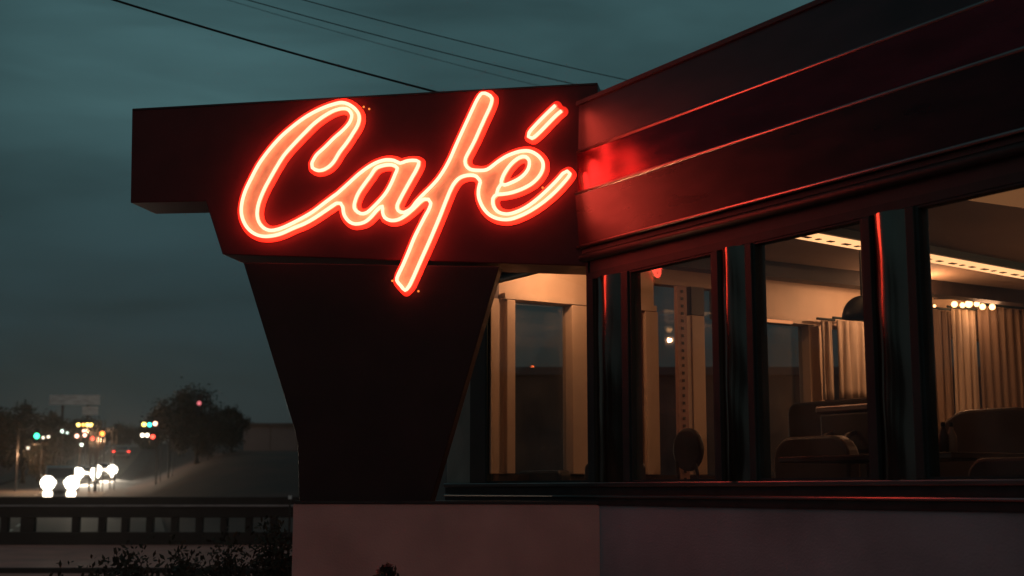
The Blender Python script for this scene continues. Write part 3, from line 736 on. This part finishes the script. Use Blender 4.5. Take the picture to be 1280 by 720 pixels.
def roundbush(px, pt, wpx, Y):
    rnd = random.Random(9); B = at(px, 715, Y); H = at(px, pt, Y).z; W_ = (at(px+wpx/2,700,Y).x-at(px-wpx/2,700,Y).x)/2
    r = tag(empty('round_bush', (B.x, Y, 0.02)), 'small rounded dark bush in front of the reddish wall', 'bush'); mb = MB()
    mb.tube([(0,0,0),(0,0,H*.5)], .03, 8); mb.build('stem', M['bark'], r); mb = MB()
    for k in range(5200):
        v = Vector([rnd.gauss(0,1) for _ in range(3)]).normalized()*(rnd.random()**.25); q = Vector((v.x*W_, v.y*W_, H*.5+v.z*H*.5))
        u = Vector([rnd.gauss(0,1) for _ in range(3)]).normalized(); w = u.orthogonal().normalized(); s_ = .022
        mb.add([q-u*s_, q+w*s_*.5, q+u*s_, q-w*s_*.5], [(0,1,2,3)])
    mb.build('foliage', M['black'], r)
roundbush(484, 709, 66, 8.2)

# ------------------------------------------------------------------ far buildings and billboard
Yg = 102
gb = empty('grey_building', (at(303,600,Yg).x, Yg, gh(at(330,600,Yg).x, Yg)-1)); zt = at(320,529,Yg).z-gb.location.z
tag(gb, 'flat roofed blue grey building half hidden by the sign pylon', 'building')
MB().box(0, 26, 0, 12, 0, zt-.25).build('wall', M['bluewall'], gb)
MB().box(-.15, 26.15, -.15, 12.15, zt-.248, zt).build('roof', M['roofm'], gb)
sm = MB()
for k in range(1, 13): sm.box(k*2-.03, k*2+.03, -.03, -.002, .1, zt-.26)
sm.build('cladding_seam', M['roofm'], gb)
# dark building behind the diner, seen through the end window
Yn = 34
nb = empty('neighbour_building', (at(560,600,Yn).x, Yn, 0)); tag(nb, 'dark low building seen through the end window of the diner', 'building')
zt = at(670,459,Yn).z
MB().box(0, 14, 0, 8, 0, zt-.2).build('wall', M['roofm'], nb); MB().box(-.1, 14.1, -.1, 8.1, zt-.198, zt).build('roof', M['bluewall'], nb)
Yn2 = 33; pp = at(667,453,Yn2)
r = tag(empty('rooftop_lamp', (pp.x, Yn+.5, pp.z-.25)), 'small red orange lamp seen through the end window', 'lamp')
MB().tube([(0,0,0),(0,0,.2)], .02, 6).build('stand', M['dark'], r); MB().ball((0,0,.25), .045).build('bulb', glow('lamp_redorange', (1.0,.16,.04), 6), r, smooth=True)

Yb = 125; A = at(62,500,Yb); Bq = at(125,500,Yb)
bb = empty('billboard', ((A.x+Bq.x)/2, Yb, gh((A.x+Bq.x)/2, Yb)), R(0)); tag(bb, 'pale two panel billboard standing above the dark trees', 'billboard')
hx = (Bq.x-A.x)/2; gz = bb.location.z
MB().box(-hx, hx, -.1, .1, at(90,506,Yb).z-gz, at(90,494,Yb).z-gz).build('board_panel', M['board'], bb)
MB().box(hx*.32, hx*.95, -.12, .08, at(90,518.5,Yb).z-gz, at(90,508.5,Yb).z-gz).build('board_panel', M['board'], bb)
for e in (-.5, .5): MB().tube([(hx*e, .25, 0), (hx*e, .25, at(90,498,Yb).z-gz)], .12, 8).build('post', M['dark'], bb)

# ------------------------------------------------------------------ street lights, signals
def sig(px, py, Y, colr, s, rad, label, off=1.2):
    P = at(px, py, Y); g = gh(P.x, Y)
    r = tag(empty('traffic_light', (P.x, Y, g)), label, 'traffic light', 'traffic lights down the street'); z = P.z-g
    MB().tube([(off,.3,0),(off,.3,z+.5)], .04, 6).build('mast', M['dark'], r)
    MB().tube([(off,.3,z+.45),(0,.3,z+.45)], .05, 6).build('arm', M['dark'], r)
    MB().box(-.2,.2,.02,.32,z-.55,z+.55).build('housing', M['black'], r, bevel=.03)
    MB().disc((0,-.02,z), rad, 'y', .035).build('lens', glow('lens_%d' % int(px*10), colr, s), r)
    o = MB(); o.disc((0,-.0,z-.38 if py < 540 else z+.38), .12, 'y', .018); o.build('dark_lens', M['carglass'], r)
G_ = (.05,1.0,.45); Rd = (1.0,.07,.04); Am = (1.0,.45,.06); Tl = (.06,.8,.7)
sig(46,545,88,G_,5,.17,'green traffic light leftmost of all',-1.3)
sig(187,531,84,Tl,4,.13,'teal green traffic light between a yellow and an orange lamp')
sig(191,546,84,Rd,4.5,.13,'red traffic light lowest in the right cluster')
sig(115,548,90,Rd,5,.13,'red traffic light just left of its twin low in the middle cluster')
sig(119.5,549,91,Rd,5,.13,'red traffic light just right of its twin low in the middle cluster',-1.1)
sig(249,504,84,(1.0,.22,.25),.9,.13,'dim pink red signal shining in front of the broad tree',.6)
def slamp(px, py, Y, colr, s, rad, label, off=.9):
    P = at(px, py, Y); g = gh(P.x, Y)
    r = tag(empty('street_lamp', (P.x, Y, g)), label, 'street lamp', 'street lamps down the street'); z = P.z-g
    MB().tube([(off,0,0),(off,0,z+.25),(0,0,z+.3)], [.035,.03,.025], 6).build('pole', M['dark'], r)
    MB().box(-.22,.22,-.14,.14,z+rad*.9,z+rad*.9+.10).build('lamp_head', M['dark'], r)
    if (px, py) in ((109.5,531),(128,542),(35,560)): l = area('street_lamp_light', (0,0,z-.4), 420, .2, (1,.55,.28)); l.parent = r
    MB().ball((0,0,z), rad).build('lamp_bulb', glow('street_bulb_%d' % int(px*10), colr, s), r, smooth=True)
Or = (1.0,.40,.08); Ye = (1.0,.72,.16); Wh = (1.0,.86,.65); Pk = (1.0,.5,.35)
for a in [(98,531,88,Ye,5,0.121,'yellow lamp at the left end of the upper middle row'),(104,531,88,Or,5,0.100,'orange lamp second in the upper middle row'),
          (109.5,531,88,Ye,5,0.130,'amber lamp third in the upper middle row'),(114,531,88,Ye,5,0.110,'amber lamp at the right end of the upper middle row'),
          (180,530.5,84,Ye,5,0.131,'yellow lamp at the left of the right cluster'),(194,529.5,84,Pk,5,0.130,'peach orange lamp at the top right of the right cluster'),
          (178,544,84,Wh,4.5,0.123,'cream lamp low on the left of the right cluster'),(184,544,84,Wh,4.5,0.120,'cream lamp low in the middle of the right cluster'),
          (105,539,88,Pk,4.5,0.115,'peach lamp under the amber row'),(96,545,88,Pk,4.5,0.127,'peach lamp left of the red signals'),(106,544,88,Pk,4.5,0.117,'peach lamp just under another peach lamp'),
          (128,542,88,(1.0,.25,.04),4.5,0.154,'deep orange lamp right of the middle cluster'),
          (54,547,88,Wh,2.5,0.088,'small white lamp beside the green signal'),(60.5,546,88,Wh,2.5,0.093,'small white lamp second from the green signal'),
          (78,539,88,(.8,1.0,.85),3,0.113,'cool white lamp left of the middle cluster'),(84,541,88,(.8,1.0,.85),2,0.081,'fainter cool lamp left of the middle cluster'),
          (102,556,88,(.9,1.0,.85),4,0.100,'cool white lamp just above the bright headlights'),(35,560,88,Wh,1.6,0.099,'faint cream lamp lowest on the left')]:
    slamp(*a)

# ------------------------------------------------------------------ vehicles
def vehicle(px, Y, name, label, van=False, front=True, hl=14.0, rz=None):
    X = px_world = None
    P = at(px, 600, Y); g = prof(Y); rz = math.atan2(-P.x, Y) if rz is None else rz
    r = tag(empty(name, (P.x, Y, g), rz), label, 'van' if van else 'car', 'vehicles on the street')
    w = .88; Hh = 1.95 if van else 1.42
    if van: sd = [(0,.35),(0,.95),(.12,1.08),(.9,1.2),(1.5,Hh-.08),(1.8,Hh),(4.7,Hh),(4.8,Hh-.1),(4.8,.35)]
    else: sd = [(0,.32),(0,.68),(.1,.78),(1.15,.92),(1.85,Hh-.04),(2.2,Hh),(3.1,Hh),(3.5,Hh-.06),(4.05,1.0),(4.4,.95),(4.45,.4)]
    n = len(sd); vs = [(-w*(1 if z < 1.0 else .86), y, z) for y, z in sd]+[(w*(1 if z < 1.0 else .86), y, z) for y, z in sd]
    mb = MB(); mb.add(vs, [tuple(range(n)), tuple(range(2*n-1,n-1,-1))]+[(i,i+n,(i+1)%n+n,(i+1)%n) for i in range(n)])
    mb.build('body', M['carpaint'], r, bevel=.05)
    a, b = (sd[3], sd[4]) if van else (sd[3], sd[4])
    mb = MB(); e = .03; ww = w*.80
    mb.add([(-ww,a[0]+.06-e,a[1]+.08),(ww,a[0]+.06-e,a[1]+.08),(ww*.95,b[0]-.05-e,b[1]-.06),(-ww*.95,b[0]-.05-e,b[1]-.06),
            (-ww,a[0]+.06,a[1]+.06),(ww,a[0]+.06,a[1]+.06),(ww*.95,b[0]-.05,b[1]-.08),(-ww*.95,b[0]-.05,b[1]-.08)],
           [(0,1,2,3),(7,6,5,4),(0,4,5,1),(1,5,6,2),(2,6,7,3),(3,7,4,0)]); mb.build('windscreen', M['carglass'], r)
    MB().box(-w*.5,w*.5,-.03,-.002,.42,.62).build('grille', M['black'], r)
    MB().box(-w,w,-.09,-.035,.28,.42).build('bumper', M['carpaint'], r, bevel=.02)
    for sx in (-1,1):
        for yy in (.85, 3.6):
            wh = MB(); wh.disc((sx*w-(.2 if sx > 0 else 0), yy, .32), .32, 'x', .2, 18); wh.build('wheel', M['rubber'], r)
    return r, w
white = glow("headlamp_beam", (1.0,.90,.74), 8)
whitel = glow('foglamp', (1.0,.86,.66), 5)
tail = glow('tail_lamp', (1.0,.05,.03), 5)
def headlights(r, w, z, rad, extra, bar, energy):
    for sx in (-1,1):
        MB().disc((sx*w*.70,-.05,z), rad, 'y', .045, 20).build('headlight', white, r)
        for (ex, ez, er) in extra: MB().disc((sx*ex,-.13,ez), er, 'y', .03, 16).build('fog_light', whitel, r)  # extra glowing discs added to widen the headlight glare
    if bar: MB().box(-w*.7, w*.7, -.045, -.004, z-bar/2, z+bar/2).build('light_bar', whitel, r, bevel=.01)  # glowing bar added to merge both lamps into one glare
    l = bpy.data.lights.new('headlight_beam', 'SPOT'); l.energy = energy; l.color = (1,.84,.64); l.spot_size = R(48); l.spot_blend = .9; l.shadow_soft_size = .25
    o = bpy.data.objects.new('headlight_beam', l); o.location = (0,-.35,z+.15); o.rotation_euler = (R(76),0,R(180)); o.parent = r; col.objects.link(o)
r, w = vehicle(75, 74, 'oncoming_van', 'oncoming van with blazing white headlights nearest on the street', van=True)
headlights(r, w, 1.0, .38, [(.60,.42,.26),(.34,1.04,.16)], .0, 300)
r, w = vehicle(108, 104, 'oncoming_car', 'oncoming car with glaring headlights left of the pair further up')
headlights(r, w, .78, .42, [(.60,.3,.16)], .16, 4200)
r, w = vehicle(130, 112, 'oncoming_car', 'oncoming car with glaring headlights right of the pair further up')
headlights(r, w, .78, .40, [(.58,.3,.14)], .16, 4200)
for px, Y, lb in ((150,150,'dark car leaving uphill with faint red tail lamps'),):
    r, w = vehicle(px, Y, 'departing_car', lb)
    for sx in (-1,1): MB().box(sx*w*.9-.13, sx*w*.9+.13, -.05,-.004,.66,.78).build('taillight', tail, r)

# ================================================================== SKY AND LIGHT
wd = bpy.data.worlds.new('World'); scn.world = wd; wd.use_nodes = True; nt = wd.node_tree; nt.nodes.clear()
out = nt.nodes.new('ShaderNodeOutputWorld'); bg = nt.nodes.new('ShaderNodeBackground'); nt.links.new(bg.outputs[0], out.inputs[0])
tc = nt.nodes.new('ShaderNodeTexCoord'); sx = nt.nodes.new('ShaderNodeSeparateXYZ'); nt.links.new(tc.outputs['Generated'], sx.inputs[0])
ramp = nt.nodes.new('ShaderNodeValToRGB'); cr = ramp.color_ramp
cr.elements[0].position = 0.0; cr.elements[0].color = (.0120,.0195,.027,1)
cr.elements[1].position = 1.0; cr.elements[1].color = (.030,.072,.078,1)
for pz, c in ((.05,(.0115,.021,.0275)),(.12,(.0125,.027,.034)),(.20,(.0165,.038,.043)),(.27,(.029,.066,.071)),(.34,(.032,.075,.081)),(.5,(.033,.075,.083))):
    e = cr.elements.new(pz); e.color = (*c, 1)
nt.links.new(sx.outputs['Z'], ramp.inputs[0])
mp_ = nt.nodes.new('ShaderNodeMapping'); mp_.inputs['Scale'].default_value = (1.0,1.0,5.5); mp_.inputs['Location'].default_value = (.3,.2,.15)
nt.links.new(tc.outputs['Generated'], mp_.inputs[0])
nz = nt.nodes.new('ShaderNodeTexNoise'); nz.inputs['Scale'].default_value = 4.2; nz.inputs['Detail'].default_value = 7; nz.inputs['Roughness'].default_value = .5; nz.inputs['Distortion'].default_value = .4
nt.links.new(mp_.outputs[0], nz.inputs['Vector'])
mr = nt.nodes.new('ShaderNodeMapRange'); mr.inputs['From Min'].default_value = .3; mr.inputs['From Max'].default_value = .7; mr.inputs['To Min'].default_value = .68; mr.inputs['To Max'].default_value = 1.26
nt.links.new(nz.outputs['Fac'], mr.inputs['Value'])
# a broad paler cloud high in the west
dv = ray(235, 95).normalized()
dot = nt.nodes.new('ShaderNodeVectorMath'); dot.operation = 'DOT_PRODUCT'; dot.inputs[1].default_value = dv; nt.links.new(tc.outputs['Generated'], dot.inputs[0])
m2 = nt.nodes.new('ShaderNodeMapRange'); m2.interpolation_type = 'SMOOTHSTEP'; m2.inputs['From Min'].default_value = math.cos(R(10)); m2.inputs['From Max'].default_value = 1.0
m2.inputs['To Min'].default_value = 1.0; m2.inputs['To Max'].default_value = 1.5; nt.links.new(dot.outputs['Value'], m2.inputs['Value'])
mm = nt.nodes.new('ShaderNodeMath'); mm.operation = 'MULTIPLY'; nt.links.new(mr.outputs[0], mm.inputs[0]); nt.links.new(m2.outputs[0], mm.inputs[1])
sc = nt.nodes.new('ShaderNodeVectorMath'); sc.operation = 'SCALE'; nt.links.new(ramp.outputs[0], sc.inputs[0]); nt.links.new(mm.outputs[0], sc.inputs['Scale'])
sky = nt.nodes.new('ShaderNodeTexSky'); sky.sky_type = 'NISHITA'; sky.sun_disc = False; sky.sun_elevation = R(4); sky.sun_rotation = R(150)
s2 = nt.nodes.new('ShaderNodeVectorMath'); s2.operation = 'SCALE'; s2.inputs['Scale'].default_value = .004; nt.links.new(sky.outputs[0], s2.inputs[0])
ad = nt.nodes.new('ShaderNodeVectorMath'); ad.operation = 'ADD'; nt.links.new(sc.outputs[0], ad.inputs[0]); nt.links.new(s2.outputs[0], ad.inputs[1])
nt.links.new(ad.outputs[0], bg.inputs[0]); bg.inputs[1].default_value = .93
# unseen street glow behind the camera, added as one very weak broad sun
sl = bpy.data.lights.new('dusk_sun', 'SUN'); sl.energy = .10; sl.angle = R(30); sl.color = (1,.48,.36)
so = bpy.data.objects.new('dusk_sun', sl); so.rotation_euler = (R(58), 0, R(-14)); col.objects.link(so)

cam = bpy.data.cameras.new('camera'); co = bpy.data.objects.new('camera', cam); col.objects.link(co); scn.camera = co
co.location = EYE; co.rotation_euler = (math.pi/2+T, 0, 0); cam.sensor_width = 36; cam.lens = F/1280*36; cam.clip_end = 3000; cam.clip_start = .05
cam.dof.use_dof = True; cam.dof.focus_distance = 9.35; cam.dof.aperture_fstop = 2.4
vs_ = scn.view_settings; vs_.view_transform = 'Standard'; vs_.look = 'None'; vs_.exposure = 0; vs_.gamma = 1; vs_.use_curve_mapping = False
scn.cycles.use_denoising = True; scn.cycles.max_bounces = 8; scn.cycles.transparent_max_bounces = 16; scn.cycles.sample_clamp_indirect = 6


# thin haze added to spread glare round the headlights
hz = tag(MB().box(-700, 700, -80, 1600, -2, 60).build('haze', M['black']), kind='stuff')
m = bpy.data.materials.new('haze_air'); m.use_nodes = True; nt = m.node_tree; nt.nodes.clear()
v = nt.nodes.new('ShaderNodeVolumePrincipled'); v.inputs['Density'].default_value = .00028; v.inputs['Anisotropy'].default_value = .88; v.inputs['Color'].default_value = (.8,.8,.8,1)
o = nt.nodes.new('ShaderNodeOutputMaterial'); nt.links.new(v.outputs[0], o.inputs['Volume']); hz.data.materials.clear(); hz.data.materials.append(m)
